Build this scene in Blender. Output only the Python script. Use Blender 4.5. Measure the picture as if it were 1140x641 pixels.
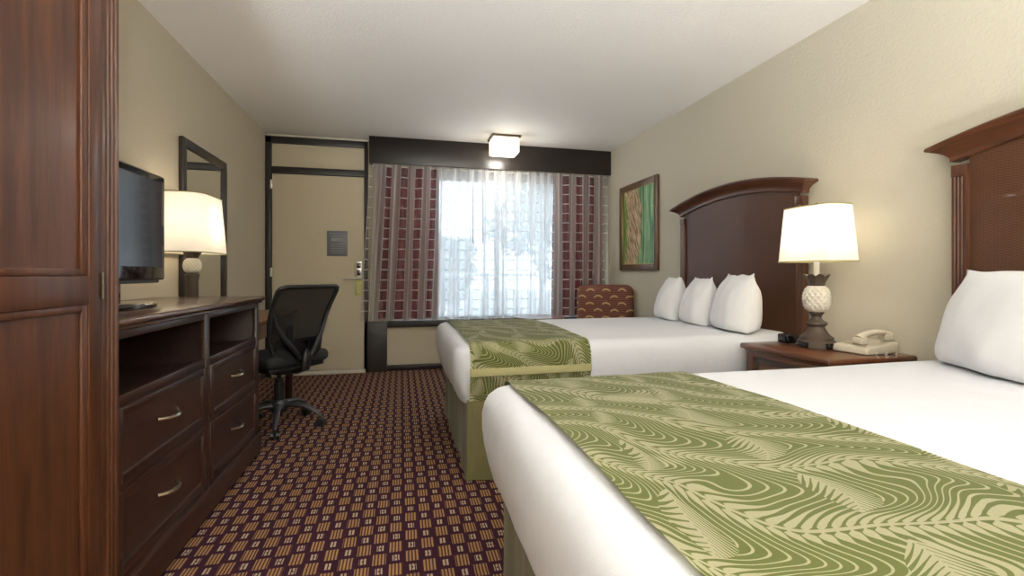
import bpy, bmesh, math, random
from mathutils import Vector, Matrix, noise
PI = math.pi
R = math.radians
rnd = random.Random(7)
for o in list(bpy.data.objects): bpy.data.objects.remove(o)
sc = bpy.context.scene
C = sc.collection

# ------------------------------------------------------------------ camera
F = 520.0; W = 1140.0; HZ = 305.0
cd = bpy.data.cameras.new('camera'); cam = bpy.data.objects.new('camera', cd); C.objects.link(cam)
cd.sensor_fit = 'HORIZONTAL'; cd.sensor_width = 36.0; cd.lens = 36.0*F/W
cd.shift_y = (HZ-320.5)/W
cd.clip_start = .02; cd.clip_end = 200
cam.location = (0, 0, 1.03); cam.rotation_euler = (R(90), 0, -R(13.36))
sc.camera = cam

# ------------------------------------------------------------------ light and exposure
LAMP_W = 6.0           # bedside and desk lamp bulbs
CEIL_W = 13.0          # window ceiling fixture
ROOM_FILL_W = 8.0          # added fill fixture over the near bed, out of view
WALL_FILL_W = 9.0           # added fill light on the rear wall, out of view
UP_FILL_W = 560.0           # added uplighters behind the viewer, stand in for flash bounced off the ceiling
SKY = 4.6
WARM = (1.0, .84, .63); SOFT = (1.0, .94, .87)
sc.view_settings.view_transform = 'Standard'; sc.view_settings.look = 'None'
sc.view_settings.gamma = 1; sc.view_settings.use_curve_mapping = False
sc.view_settings.exposure = 0.0
w = bpy.data.worlds.new('overcast_sky'); sc.world = w; w.use_nodes = True
bg = w.node_tree.nodes['Background']; bg.inputs[0].default_value = (.78, .89, 1, 1); bg.inputs[1].default_value = SKY
def point(name, loc, watts, col, rad, parent=None):
    l = bpy.data.lights.new(name, 'POINT'); l.energy = watts; l.color = col; l.shadow_soft_size = rad
    o = bpy.data.objects.new(name, l); C.objects.link(o); o.location = loc
    if parent: o.parent = parent
    return o
pl = bpy.data.lights.new('window_portal', 'AREA'); pl.shape = 'RECTANGLE'; pl.size = 2.3; pl.size_y = 1.6
try: pl.cycles.is_portal = True
except Exception: pass
po = bpy.data.objects.new('window_portal', pl); C.objects.link(po); po.location = (1.1, 5.34, 1.32); po.rotation_euler = (R(-90), 0, 0)

# ------------------------------------------------------------------ material DSL
class S:
    def __init__(s, t, sock): s.t = t; s.s = sock
    def _m(s, op, *a, clamp=False):
        n = s.t.nodes.new('ShaderNodeMath'); n.operation = op; n.use_clamp = clamp
        for i, v in enumerate((s,)+a):
            if isinstance(v, S): s.t.links.new(v.s, n.inputs[i])
            else: n.inputs[i].default_value = v
        return S(s.t, n.outputs[0])
    def __add__(s, o): return s._m('ADD', o)
    __radd__ = __add__
    def __sub__(s, o): return s._m('SUBTRACT', o)
    def __rsub__(s, o): return (s*-1)+o
    def __mul__(s, o): return s._m('MULTIPLY', o)
    __rmul__ = __mul__
    def __truediv__(s, o): return s._m('DIVIDE', o)
    def frac(s): return s._m('FRACT')
    def floor(s): return s._m('FLOOR')
    def abs(s): return s._m('ABSOLUTE')
    def sin(s): return s._m('SINE')
    def pw(s, e): return s._m('POWER', e)
    def lt(s, o): return s._m('LESS_THAN', o)
    def gt(s, o): return s._m('GREATER_THAN', o)
    def mx(s, o): return s._m('MAXIMUM', o)
    def mn(s, o): return s._m('MINIMUM', o)
    def clamp(s): return s._m('ADD', 0.0, clamp=True)
    def ss(s, a, b, c=0., d=1.):
        n = s.t.nodes.new('ShaderNodeMapRange'); n.interpolation_type = 'SMOOTHSTEP'
        s.t.links.new(s.s, n.inputs[0])
        for i, v in zip((1, 2, 3, 4), (a, b, c, d)): n.inputs[i].default_value = v
        return S(s.t, n.outputs[0])
class M:
    def __init__(s, name):
        s.m = bpy.data.materials.new(name); s.m.use_nodes = True; s.t = s.m.node_tree
        s.b = s.t.nodes['Principled BSDF']; s.out = s.t.nodes['Material Output']
    def coord(s, kind='Object'):
        n = s.t.nodes.new('ShaderNodeTexCoord'); return n.outputs[kind]
    def xyz(s, kind='Object'):
        n = s.t.nodes.new('ShaderNodeSeparateXYZ'); s.t.links.new(s.coord(kind), n.inputs[0])
        return [S(s.t, n.outputs[i]) for i in range(3)]
    def noise(s, scale, detail=3, rough=.5, kind='Object', stretch=None, dist=0):
        n = s.t.nodes.new('ShaderNodeTexNoise'); n.inputs['Scale'].default_value = scale
        n.inputs['Detail'].default_value = detail; n.inputs['Roughness'].default_value = rough; n.inputs['Distortion'].default_value = dist
        src = s.coord(kind)
        if stretch:
            mp = s.t.nodes.new('ShaderNodeMapping'); mp.inputs['Scale'].default_value = stretch
            s.t.links.new(src, mp.inputs[0]); src = mp.outputs[0]
        s.t.links.new(src, n.inputs['Vector']); return S(s.t, n.outputs[0])
    def mix(s, f, a, b):
        n = s.t.nodes.new('ShaderNodeMix'); n.data_type = 'RGBA'
        if isinstance(f, S): s.t.links.new(f.s, n.inputs[0])
        else: n.inputs[0].default_value = f
        for i, v in ((6, a), (7, b)):
            if isinstance(v, S): s.t.links.new(v.s, n.inputs[i])
            else: n.inputs[i].default_value = (*v, 1)
        return S(s.t, n.outputs[2])
    def set(s, name, v):
        i = s.b.inputs[name]
        if isinstance(v, S): s.t.links.new(v.s, i)
        elif isinstance(v, tuple): i.default_value = (*v, 1)
        else: i.default_value = v
        return s
    def bump(s, h, strength=.3, dist=.002):
        n = s.t.nodes.new('ShaderNodeBump'); n.inputs['Strength'].default_value = strength; n.inputs['Distance'].default_value = dist
        s.t.links.new(h.s, n.inputs['Height']); s.t.links.new(n.outputs[0], s.b.inputs['Normal']); s.bn = n; return s
def simple(name, col, rough=.5, metal=0., var=.12, scale=20, coat=0., emit=None, es=0., spec=None):
    m = M(name); nz = m.noise(scale, 3)
    m.set('Base Color', m.mix(nz, tuple(c*(1-var) for c in col), tuple(min(1, c*(1+var)) for c in col)))
    m.set('Roughness', rough).set('Metallic', metal).set('Coat Weight', coat)
    if spec is not None: m.set('Specular IOR Level', spec)
    if emit: m.set('Emission Color', emit).set('Emission Strength', es)
    return m.m
def wood(name, dark, light, stretch, rough=.33, coat=.25):
    m = M(name)
    g = m.noise(9, 5, .6, stretch=stretch, dist=.6); f = m.noise(60, 3, .6, stretch=stretch)
    k = (g*.75+f*.25).ss(.3, .72)
    m.set('Base Color', m.mix(k, dark, light)); m.set('Roughness', rough).set('Coat Weight', coat).set('Coat Roughness', .18)
    m.bump(f, .08, .0006); return m.m
def fabric_white(name, col=(.86, .86, .87), wr=.35):
    m = M(name); a = m.noise(500, 2); b = m.noise(7, 3, .5)
    m.set('Base Color', m.mix(a, tuple(c*.96 for c in col), col)).set('Roughness', .85).set('Sheen Weight', .15)
    m.bump(a*.06+b, wr, .012); return m.m

MT = {}
MT['cherry_v'] = wood('cherry_wood_upright_grain', (.045, .0135, .0050), (.115, .038, .0140), (3, 3, .25), .4, .08)
MT['cherry_y'] = wood('cherry_wood_long_grain', (.035, .0105, .0058), (.085, .026, .0125), (3, .25, 3))
MT['dress_y'] = wood('dark_cherry_wood', (.020, .0078, .0052), (.050, .0185, .0115), (3, .25, 3), .36)
MT['dress_top'] = wood('dresser_top_wood', (.055, .026, .016), (.110, .052, .030), (3, .25, 3), .27, .3)
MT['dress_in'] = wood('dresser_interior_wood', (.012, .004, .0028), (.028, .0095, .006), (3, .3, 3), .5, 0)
MT['hb_wood'] = wood('headboard_wood', (.048, .0165, .0075), (.115, .041, .017), (3, 3, .3), .32)
MT['hb_crown'] = wood('headboard_crown_wood', (.048, .0165, .0075), (.115, .041, .017), (3, .3, 3), .3)
MT['ns_wood'] = wood('nightstand_wood', (.065, .020, .008), (.150, .050, .018), (3, .3, 3), .3)
MT['desk_wood'] = wood('desk_wood', (.11, .042, .018), (.20, .085, .036), (3, .3, 3), .3)
MT['espresso'] = wood('espresso_painted_board', (.010, .0065, .005), (.015, .0095, .007), (.3, 3, 3), .33, .08)
MT['trim_dark'] = simple('dark_brown_trim_paint', (.020, .017, .015), .45)
MT['mirror_frame'] = wood('mirror_frame_wood', (.018, .013, .010), (.032, .023, .016), (3, 3, .3), .35)
def paint(name, col, bs, sc_=90):
    m = M(name); a = m.noise(sc_, 4, .6); b = m.noise(2.2, 2)
    m.set('Base Color', m.mix(b, tuple(c*.97 for c in col), col)).set('Roughness', .75)
    m.bump(a.ss(.35, .7), bs, .003); return m.m
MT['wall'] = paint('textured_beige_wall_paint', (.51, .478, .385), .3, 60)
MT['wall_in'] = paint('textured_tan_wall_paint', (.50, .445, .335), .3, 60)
MT['ceiling'] = paint('stippled_ceiling_paint', (.91, .885, .85), .4, 110)
MT['door'] = paint('cream_door_paint', (.56, .49, .36), .05, 30)
MT['white_trim'] = simple('cream_white_trim', (.62, .58, .48), .5)
MT['black'] = simple('black_plastic', (.012, .012, .013), .38)
MT['black_gloss'] = simple('glossy_black_plastic', (.008, .008, .009), .08, coat=.6)
MT['charcoal'] = simple('charcoal_chair_fabric', (.013, .013, .014), .9)
MT['gunmetal'] = simple('grey_chair_base', (.026, .027, .030), .35)
MT['steel'] = simple('brushed_steel', (.55, .53, .50), .28, 1.)
MT['pull'] = simple('satin_nickel_pull', (.62, .53, .40), .25, 1.)
MT['hinge'] = simple('dark_hinge_metal', (.10, .08, .06), .35, 1.)
MT['bronze'] = simple('bronze_lamp_base', (.085, .062, .045), .5, .3)
MT['ceramic'] = simple('cream_ceramic', (.70, .66, .56), .35, coat=.2)
MT['lamp_neck'] = simple('white_lamp_neck', (.8, .78, .72), .4)
MT['phone'] = simple('beige_phone_plastic', (.56, .51, .40), .4)
MT['phone_dk'] = simple('tan_phone_keypad', (.44, .40, .29), .5)
MT['cord'] = simple('beige_coiled_cord', (.62, .57, .47), .5)
MT['plaque'] = simple('grey_notice_plate', (.125, .135, .155), .4)
MT['plaque_l'] = simple('pale_print', (.27, .29, .31), .5)
MT['tag'] = simple('lime_door_tag', (.46, .48, .13), .6)
MT['tag_l'] = simple('pale_tag_print', (.62, .62, .36), .6)
MT['picframe'] = wood('picture_frame_wood', (.075, .040, .018), (.14, .078, .035), (3, 3, .3), .4)
MT['gold'] = simple('gold_inner_edge', (.45, .28, .10), .35, .8)
MT['alu'] = simple('bronze_window_aluminium', (.22, .23, .25), .4, .3)
MT['coverlet'] = fabric_white('white_bed_cover', (.62, .635, .67), .5)
MT['pillow'] = fabric_white('white_pillowcase', (.77, .78, .80), .5)
MT['clock'] = simple('black_clock_plastic', (.01, .01, .011), .2)
MT['red_led'] = simple('clock_face', (.02, .018, .02), .1)
MT['leaf'] = simple('tree_foliage', (.20, .25, .19), .7, var=.3, scale=3)
MT['leaf2'] = simple('shrub_foliage', (.19, .23, .17), .7, var=.3, scale=3)
MT['bark'] = simple('tree_bark', (.12, .09, .06), .9)
MT['pave'] = simple('concrete_walkway', (.42, .41, .39), .85)
MT['rail'] = simple('white_painted_railing', (.75, .75, .75), .5)

def carpet():
    m = M('patterned_carpet'); x, y, z = m.xyz()
    PX, PY = .116, .140
    wv = m.noise(7, 2)
    u = (x+.018+(wv-.5)*.006)/PX; v = (y+(wv-.5)*.006)/PY
    cl = u.frac()-.5; cv = v.frac()-.5                   # large block at cell centre; second lattice shifted by half
    u2 = (u+.5).frac()-.5; v2 = (v+.5).frac()-.5
    def box(a, b, hx, hy): return a.abs().lt(hx)*b.abs().lt(hy)
    L = box(cl, cv, .205, .235).mx(box(u2, v2, .205, .235))
    Sm = box(cl, v2, .105, .125).mx(box(u2, cv, .105, .125))
    hat = (u*9.7).frac().lt(.55)
    dot = ((u*9.7).frac()-.5).abs().lt(.2)*((v*12).frac().lt(.3))
    fz = m.noise(420, 2, .7)
    hat = hat*(fz.gt(.36)); sh = (u*9.7+.3).frac().lt(.66)*fz.gt(.33)
    hole = box(cl, v2, .02, .035).mx(box(u2, cv, .02, .035))
    base = m.mix(m.noise(160, 2), (.026, .0070, .0150), (.056, .0165, .0300))
    col = m.mix(L, base, (.070, .024, .020))
    col = m.mix(L*hat, col, m.mix(fz, (.29, .160, .065), (.44, .27, .13)))
    col = m.mix(L*dot*.6, col, (.20, .09, .03))
    col = m.mix(Sm*sh*(1-hole), col, (.44, .33, .23))
    m.set('Base Color', col).set('Roughness', .95).set('Specular IOR Level', .15); m.bump(fz, .5, .004); return m.m
MT['carpet'] = carpet()

def runner_mat():
    # woven fern cloth: pale leaflets sweep off wavy spines over olive ground
    m = M('green_fern_runner_cloth'); x, y, z = m.xyz('UV')
    wx = m.noise(2.1, 1.5, .4, kind='UV'); n2 = m.noise(3.3, 1, .4, kind='UV', stretch=(1, 1.4, 1))
    a = R(-38)
    X = x+(wx-.5)*.30; Y = y+(n2-.5)*.24
    u = X*math.cos(a)+Y*math.sin(a); v = Y*math.cos(a)-X*math.sin(a)
    SP = .155; nz0 = m.noise(9, 1, .4, kind='UV')
    vv = (v+(u*10.).sin()*.030+(u*23.+v*9.).sin()*.006)/SP
    row = vv.floor(); par = (row*.5).frac()*4-1          # -1 / +1
    d = (vv.frac()-.5); ad = d.abs()*SP
    t = (u - ad.ss(0, SP/2)*.095)/.0205
    ph = t+(nz0-.5)*1.2
    s = (ph.frac()-.5).abs()*2                          # 1 at line centre
    nz = m.noise(5.0, 1, .5, kind='UV')
    bead = ad.ss(.0035, .009)*ad.ss(.012, .027, 1, 0)
    leaf = ad.ss(.001, .007)*ad.ss(.014, .038, 1, 0)
    side = d.gt(0)
    near = (bead*(1-side)*.66+leaf*side*.50)+.22+nz.ss(.62, .68, 0, .45)
    line = (near-(1-s)).ss(-.03, .05)
    spine = ad.lt(.0028)
    vb = vv+.5; rb = vb.floor()                          # short brushy feathers crossing between the spines
    cv = (vb.frac()-.5)*SP; cu = ((u/.29+rb*.37).frac()-.5)*.29+cv*.55+cv*cv*6.
    mask = (cu.abs()/.042+(cv*cv)/(.050*.050)).lt(1.)
    fine = ((cv+cu.abs()*.75)/.0092).frac().lt((cu.abs()/.042).ss(.1, 1., .80, .30))
    k = line.mx(spine)*(1-mask)
    k = k.mx(mask*fine).mx(mask*cu.abs().lt(.0018))
    th = m.noise(700, 2, kind='UV', stretch=(.3, 1, 1))
    green = m.mix(th, (.125, .155, .028), (.190, .215, .048))
    pale = m.mix(th, (.44, .425, .235), (.60, .57, .36))
    m.set('Base Color', m.mix(k, green, pale)).set('Roughness', .85).set('Sheen Weight', .15)
    m.bump(k*.6+th*.4, .35, .0015); return m.m
MT['runner'] = runner_mat()
def hem_mat():
    m = M('tan_hem_band_cloth'); th = m.noise(300, 2, stretch=(.3, 1, 1))
    m.set('Base Color', m.mix(th, (.27, .255, .105), (.42, .39, .20))).set('Roughness', .85); return m.m
MT['hem'] = hem_mat()
def skirt_mat():
    m = M('olive_bed_skirt_cloth'); th = m.noise(60, 4, .6, stretch=(6, 6, .15)); b = m.noise(6, 2, stretch=(2, 2, .3))
    m.set('Base Color', m.mix(th, (.078, .068, .019), (.170, .153, .058))).set('Roughness', .75).set('Sheen Weight', .12); m.bump(b, .4, .02); return m.m
MT['skirt'] = skirt_mat()
def cane():
    m = M('woven_cane_panel'); x, y, z = m.xyz()
    a = (z*95+((y*42).frac()-.5).abs()*1.6)
    b = a.frac().ss(.25, .75)*((y*84).frac().ss(0, .25))
    n = m.noise(6, 3)
    m.set('Base Color', m.mix(b, m.mix(n, (.042, .0160, .0070), (.060, .0225, .0095)), m.mix(n, (.098, .038, .016), (.130, .051, .021)))).set('Roughness', .42).set('Coat Weight', .15)
    m.bump(b, .5, .0015); return m.m
MT['cane'] = cane()
def armfab():
    m = M('maroon_striped_upholstery'); x, y, z = m.xyz('Generated')
    ox, oy, oz = m.xyz()
    wv = (ox*30.).sin()*.003
    r = ((oz+wv)/.070); row = r.floor(); st = r.frac()
    q = (ox/.165+row*.5+m.noise(3, 1)*.25).frac()
    arc = ((q-.25)*(q-.25)*4.).mn(.4)
    blk = q.lt(.5)*((st+arc-.5).abs().lt(.26))
    lines = (oz/.0165+(ox*9).sin()*.25).frac().ss(.25, .6)
    n = m.noise(4, 2)
    base = m.mix(lines, (.060, .012, .012), m.mix(n, (.17, .055, .035), (.24, .10, .065)))
    gold = m.mix((st+arc-.5).abs().lt(.12), (.13, .065, .015), (.42, .29, .15))
    m.set('Base Color', m.mix(blk, base, gold)).set('Roughness', .85); m.bump(m.noise(300, 2), .3, .002); return m.m
MT['armfab'] = armfab()
def art():
    m = M('foxtail_grass_painting'); x, y, z = m.xyz('UV')
    n = m.noise(3, 4, .6, kind='UV', stretch=(5, 1.1, 1), dist=.6).ss(.36, .64)
    bend = x+(y-.45)*(y-.45)*.5-(y*.06)+(n-.5)*.05
    # slanted strokes: shear the coordinates so the plume hairs lean up and outwards
    cmb = m.t.nodes.new('ShaderNodeCombineXYZ'); m.t.links.new((x*30+y*17).s, cmb.inputs[0]); m.t.links.new((y*5-x*4).s, cmb.inputs[1])
    nt = m.t.nodes.new('ShaderNodeTexNoise'); nt.inputs['Scale'].default_value = 1.0; nt.inputs['Detail'].default_value = 5; m.t.links.new(cmb.outputs[0], nt.inputs['Vector'])
    st = S(m.t, nt.outputs[0]).ss(.36, .64)
    lf = m.noise(2, 4, .6, kind='UV', stretch=(16, .8, 1), dist=.3).ss(.38, .62)
    g = m.mix(lf, (.055, .105, .015), (.23, .33, .075))
    pm = (bend+(st-.5)*.10).ss(.12, .20)*(bend-(st-.5)*.12).ss(.52, .62, 1, 0)
    g = m.mix(pm*(y+st*.2).ss(.0, .12), g, m.mix(st, (.15, .085, .04), (.62, .47, .30)))
    bl = (bend+(lf-.5)*.05).ss(.58, .66)
    g = m.mix(bl, g, m.mix(lf, (.035, .13, .06), (.30, .52, .27)))
    dots = m.noise(26, 1, .4, kind='UV').gt(.74)
    g = m.mix(dots*bl*.6, g, (.7, .85, .6))
    m.set('Base Color', g).set('Roughness', .35); return m.m
MT['art'] = art()
def screen():
    m = M('dark_television_screen'); m.set('Base Color', (.012, .014, .017)).set('Roughness', .16).set('Specular IOR Level', .6).set('Coat Weight', .4).set('Coat Roughness', .05); return m.m
MT['screen'] = screen()
def mirror_m():
    m = M('mirror_glass'); m.set('Base Color', (.80, .82, .80)).set('Metallic', 1.).set('Roughness', .02); return m.m
MT['mirror'] = mirror_m()
def glass():
    m = M('window_pane_glass'); t = m.t; t.nodes.remove(m.b)
    tr = t.nodes.new('ShaderNodeBsdfTransparent'); gl = t.nodes.new('ShaderNodeBsdfGlossy'); mx = t.nodes.new('ShaderNodeMixShader')
    tr.inputs[0].default_value = (.93, .96, .97, 1); gl.inputs['Roughness'].default_value = .02; mx.inputs[0].default_value = .06
    t.links.new(tr.outputs[0], mx.inputs[1]); t.links.new(gl.outputs[0], mx.inputs[2]); t.links.new(mx.outputs[0], m.out.inputs[0]); return m.m
MT['glass'] = glass()
def cloth(name, fac_fn, col_fn, trans=.5):
    m = M(name); t = m.t; t.nodes.remove(m.b)
    tr = t.nodes.new('ShaderNodeBsdfTransparent'); df = t.nodes.new('ShaderNodeBsdfDiffuse'); tl = t.nodes.new('ShaderNodeBsdfTranslucent')
    a = t.nodes.new('ShaderNodeMixShader'); b = t.nodes.new('ShaderNodeMixShader'); a.inputs[0].default_value = trans
    f, col = fac_fn(m), col_fn(m)
    for n in (df, tl):
        if isinstance(col, S): t.links.new(col.s, n.inputs[0])
        else: n.inputs[0].default_value = (*col, 1)
    t.links.new(df.outputs[0], a.inputs[1]); t.links.new(tl.outputs[0], a.inputs[2])
    if isinstance(f, S): t.links.new(f.s, b.inputs[0])
    else: b.inputs[0].default_value = f
    t.links.new(tr.outputs[0], b.inputs[1]); t.links.new(a.outputs[0], b.inputs[2]); t.links.new(b.outputs[0], m.out.inputs[0]); return m.m
def sheer_fac(m):
    x, y, z = m.xyz('UV')
    p = (x/.200).frac()                                 # band across the cloth
    lad = p.lt(.46)
    rung = lad*((y/.107).frac().lt(.10))
    edge = ((p-.005).abs().lt(.03)).mx((p-.46).abs().lt(.03))
    cream = ((p-.73).abs().lt(.045))
    fz = m.noise(90, 2, kind='UV', stretch=(8, .2, 1))
    return ((lad*.17+(1-lad)*.50).mx(rung*.9).mx(edge*.66).mx(cream*.88)+(fz-.5)*.10).clamp()
MT['sheer'] = cloth('sheer_ladder_curtain_cloth', sheer_fac, lambda m: (.74, .72, .70), .5)
def drape_col(m):
    n = m.noise(30, 3, kind='UV', stretch=(4, .3, 1)); return m.mix(n, (.085, .014, .018), (.155, .027, .032))
MT['voile'] = cloth('plain_white_voile', lambda m: .70+(m.noise(60, 2, kind='UV', stretch=(8, .2, 1))-.5)*.2, lambda m: (.84, .86, .90), .6)
MT['drape'] = cloth('burgundy_drape_cloth', lambda m: 1., drape_col, .12)
MT['shade'] = cloth('cream_lampshade_cloth', lambda m: 1., lambda m: (.88, .86, .81), .5)
MT['opal'] = simple('lit_opal_glass', (.9, .88, .82), .3, emit=(1, .88, .68), es=3.2)
MT['bulb'] = simple('glowing_bulb', (1, .9, .7), .3, emit=(1, .80, .55), es=12)
def meshfab():
    return cloth('black_mesh_chair_back', lambda m: .92+(m.noise(300, 2)-.5)*.1, lambda m: (.020, .020, .022), .1)
MT['meshback'] = meshfab()
MT['zipper'] = MT['black']

# ------------------------------------------------------------------ mesh helpers
def put(bm, tmp, mtx=None):
    if mtx: bmesh.ops.transform(tmp, matrix=mtx, verts=tmp.verts)
    me = bpy.data.meshes.new('t'); tmp.to_mesh(me); tmp.free(); bm.from_mesh(me); bpy.data.meshes.remove(me)
def box(bm, x0, x1, y0, y1, z0, z1, r=0., seg=2, mtx=None):
    t = bmesh.new(); bmesh.ops.create_cube(t, size=1)
    for v in t.verts: v.co = Vector(((x0+x1)/2+v.co.x*(x1-x0), (y0+y1)/2+v.co.y*(y1-y0), (z0+z1)/2+v.co.z*(z1-z0)))
    if r > 0:
        r = min(r, .49*min(abs(x1-x0), abs(y1-y0), abs(z1-z0)))
        bmesh.ops.bevel(t, geom=t.edges[:], offset=r, segments=seg, profile=.5, affect='EDGES')
    put(bm, t, mtx)
def tube(bm, pts, rad, n=10, flat=1., closed=False):
    pts = [Vector(p) for p in pts]; N = len(pts); rings = []
    rr = rad if isinstance(rad, (list, tuple)) else [rad]*N
    up = Vector((0, 0, 1))
    for i, p in enumerate(pts):
        a = pts[(i-1) % N] if (closed or i > 0) else p; b = pts[(i+1) % N] if (closed or i < N-1) else p
        d = (b-a).normalized(); s = d.cross(up)
        if s.length < 1e-3: s = d.cross(Vector((0, 1, 0)))
        s.normalize(); q = s.cross(d).normalized()
        rings.append([bm.verts.new(p+s*math.cos(2*PI*k/n)*rr[i]+q*math.sin(2*PI*k/n)*rr[i]*flat) for k in range(n)])
    for i in range(N if closed else N-1):
        A, B = rings[i], rings[(i+1) % N]
        for k in range(n): bm.faces.new((A[k], A[(k+1) % n], B[(k+1) % n], B[k]))
    if not closed:
        bm.faces.new(rings[0][::-1]); bm.faces.new(rings[-1])
def lathe(bm, prof, c=(0, 0, 0), n=32, fn=None):
    rings = []
    for r, z in prof:
        ring = []
        for k in range(n):
            a = 2*PI*k/n; rk, zk = (r, z) if fn is None else fn(r, z, a)
            ring.append(bm.verts.new((c[0]+rk*math.cos(a), c[1]+rk*math.sin(a), c[2]+zk)))
        rings.append(ring)
    for A, B in zip(rings, rings[1:]):
        for k in range(n): bm.faces.new((A[k], A[(k+1) % n], B[(k+1) % n], B[k]))
    if prof[0][0] > 1e-4: bm.faces.new(rings[0][::-1])
    if prof[-1][0] > 1e-4: bm.faces.new(rings[-1])
def sheet(bm, rows, uvs=None, close=False):
    g = [[bm.verts.new(p) for p in r] for r in rows]
    uv = bm.loops.layers.uv.verify() if uvs else None
    for i in range(len(g)-1):
        n = len(g[i]); m_ = n if close else n-1
        for j in range(m_):
            idx = ((i, j), (i, (j+1) % n), (i+1, (j+1) % n), (i+1, j))
            f = bm.faces.new([g[a][b] for a, b in idx])
            if uv:
                for l, (a, b) in zip(f.loops, idx): l[uv].uv = uvs[a][b]
    return g
def nb(): return bmesh.new()
def org(p):
    v = Vector((0, 0, 0))
    while p: v += p.location; p = p.parent
    return v
def obj(name, bm, mat, parent=None, world=True, smooth=None, loc=None):
    bmesh.ops.recalc_face_normals(bm, faces=bm.faces[:])
    base = org(parent) if (parent and world) else Vector((0, 0, 0))
    if loc is not None: base = base+Vector(loc)
    if base.length: bmesh.ops.translate(bm, vec=-base, verts=bm.verts)
    me = bpy.data.meshes.new(name); bm.to_mesh(me); bm.free()
    me.materials.append(MT[mat] if isinstance(mat, str) else mat)
    o = bpy.data.objects.new(name, me); C.objects.link(o)
    if parent: o.parent = parent
    if loc is not None: o.location = loc
    if smooth is not False:
        for p in me.polygons: p.use_smooth = True
        if smooth != 'full':
            try: me.set_sharp_from_angle(angle=R(38))
            except Exception: pass
    return o
def thing(name, label, cat, loc=(0, 0, 0), rz=0, group=None):
    o = bpy.data.objects.new(name, None); C.objects.link(o); o.location = loc; o.rotation_euler = (0, 0, rz); o.empty_display_size = .1
    o['label'] = label; o['category'] = cat
    if group: o['group'] = group
    return o
def tag(o, label, cat, group=None, kind=None):
    o['label'] = label; o['category'] = cat
    if group: o['group'] = group
    if kind: o['kind'] = kind
    return o
def struct(name, bm, mat, parent=None, label=None):
    o = obj(name, bm, mat, parent)
    if not parent:
        o['kind'] = 'structure'
        if label: o['label'] = label
    return o
def copy_thing(root, loc, rz, label):
    r = root.copy(); C.objects.link(r); r.location = loc; r.rotation_euler = (0, 0, rz); r['label'] = label
    def rec(a, b):
        for ch in list(a.children):
            c = ch.copy(); C.objects.link(c); c.parent = b; rec(ch, c)
    rec(root, r); return r

# ------------------------------------------------------------------ room shell
XL, XR, YB, YR, ZC = -1.32, 2.35, 5.15, -2.3, 2.44
b = nb(); box(b, XL-.12, XR+.12, YR-.12, YB+.15, -.1, 0); struct('floor', b, 'carpet', label='maroon carpet with a woven gold block pattern')
b = nb(); box(b, XL-.12, XR+.12, YR-.12, YB+.15, ZC, ZC+.1); struct('ceiling', b, 'ceiling', label='off-white stippled ceiling')
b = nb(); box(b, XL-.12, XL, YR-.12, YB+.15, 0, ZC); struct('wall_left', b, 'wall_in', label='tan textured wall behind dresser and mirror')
b = nb(); box(b, XR, XR+.12, YR-.12, YB+.15, 0, ZC); struct('wall_right', b, 'wall', label='beige textured wall behind the headboards')
b = nb(); box(b, XL, XR, YR-.12, YR, 0, ZC); struct('wall_rear', b, 'wall', label='beige wall behind the viewer')
WX0, WX1, WZ0, WZ1 = -.12, 2.22, .53, 2.12
b = nb()
box(b, XL, WX0, YB, YB+.15, 0, ZC); box(b, WX1, XR, YB, YB+.15, 0, ZC)
box(b, WX0, WX1, YB, YB+.15, 0, WZ0); box(b, WX0, WX1, YB, YB+.15, WZ1, ZC)
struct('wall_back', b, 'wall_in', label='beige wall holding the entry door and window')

# dark frame around door, post beside it, rails of the window wall
b = nb()
box(b, XL, -1.262, 5.10, YB, 0, 2.41, .004); box(b, XL, -.355, 5.10, YB, 2.345, 2.415, .004)
box(b, XL+.05, -.355, 5.10, YB, 2.045, 2.112, .004)
struct('trim_1', b, 'trim_dark', label='dark brown door frame with transom bar')
b = nb(); box(b, -.375, -.338, 5.10, YB, 0, 2.415, .004); box(b, -.375, -.144, 5.10, YB, 0, .53, .004)
struct('trim_2', b, 'trim_dark', label='dark post between the door and the window')
b = nb(); box(b, -.144, XR, 5.09, YB, .465, .535, .006); box(b, -.144, XR, 5.12, YB, 0, .06, .004)
struct('trim_3', b, 'trim_dark', label='dark rail and skirting under the window')
b = nb(); box(b, XL, -.33, 5.125, YB, 2.415, 2.44, .003); struct('trim_4', b, 'white_trim', label='thin cream moulding above the door frame')
b = nb(); box(b, XL, XL+.014, YR, 5.09, 0, .07, .004); struct('baseboard_left', b, 'trim_dark')
b = nb(); box(b, XR-.014, XR, YR, 5.09, 0, .07, .004); struct('baseboard_right', b, 'trim_dark')
b = nb(); box(b, -1.262, -.36, 5.118, YB, 2.112, 2.345, .004); struct('trim_5', b, 'door', label='cream transom panel above the door')

# door
dr = bpy.data.objects.new('door_1', None); C.objects.link(dr); dr.location = (-.81, 5.12, 0); dr['kind'] = 'structure'; dr['label'] = 'cream flush entry door'
b = nb(); box(b, -1.258, -.376, 5.112, YB-.002, .045, 2.04, .003); obj('door_leaf', b, 'door', dr)
b = nb(); box(b, -1.262, -.36, 5.095, YB-.002, 0, .04, .006); obj('threshold', b, 'white_trim', dr)
for z in (1.93, 1.05, .22):
    b = nb(); box(b, -1.275, -1.252, 5.095, 5.112, z-.045, z+.045, .003); tube(b, [(-1.264, 5.093, z-.045), (-1.264, 5.093, z+.045)], .006)
    obj('hinge', b, 'steel', dr)
b = nb(); lathe(b, [(.0, .012), (.010, .010), (.013, 0), (.013, -.004)], n=20); bmesh.ops.rotate(b, matrix=Matrix.Rotation(R(90), 3, 'X'), verts=b.verts); bmesh.ops.translate(b, vec=(-.826, 5.108, 1.46), verts=b.verts)
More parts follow.
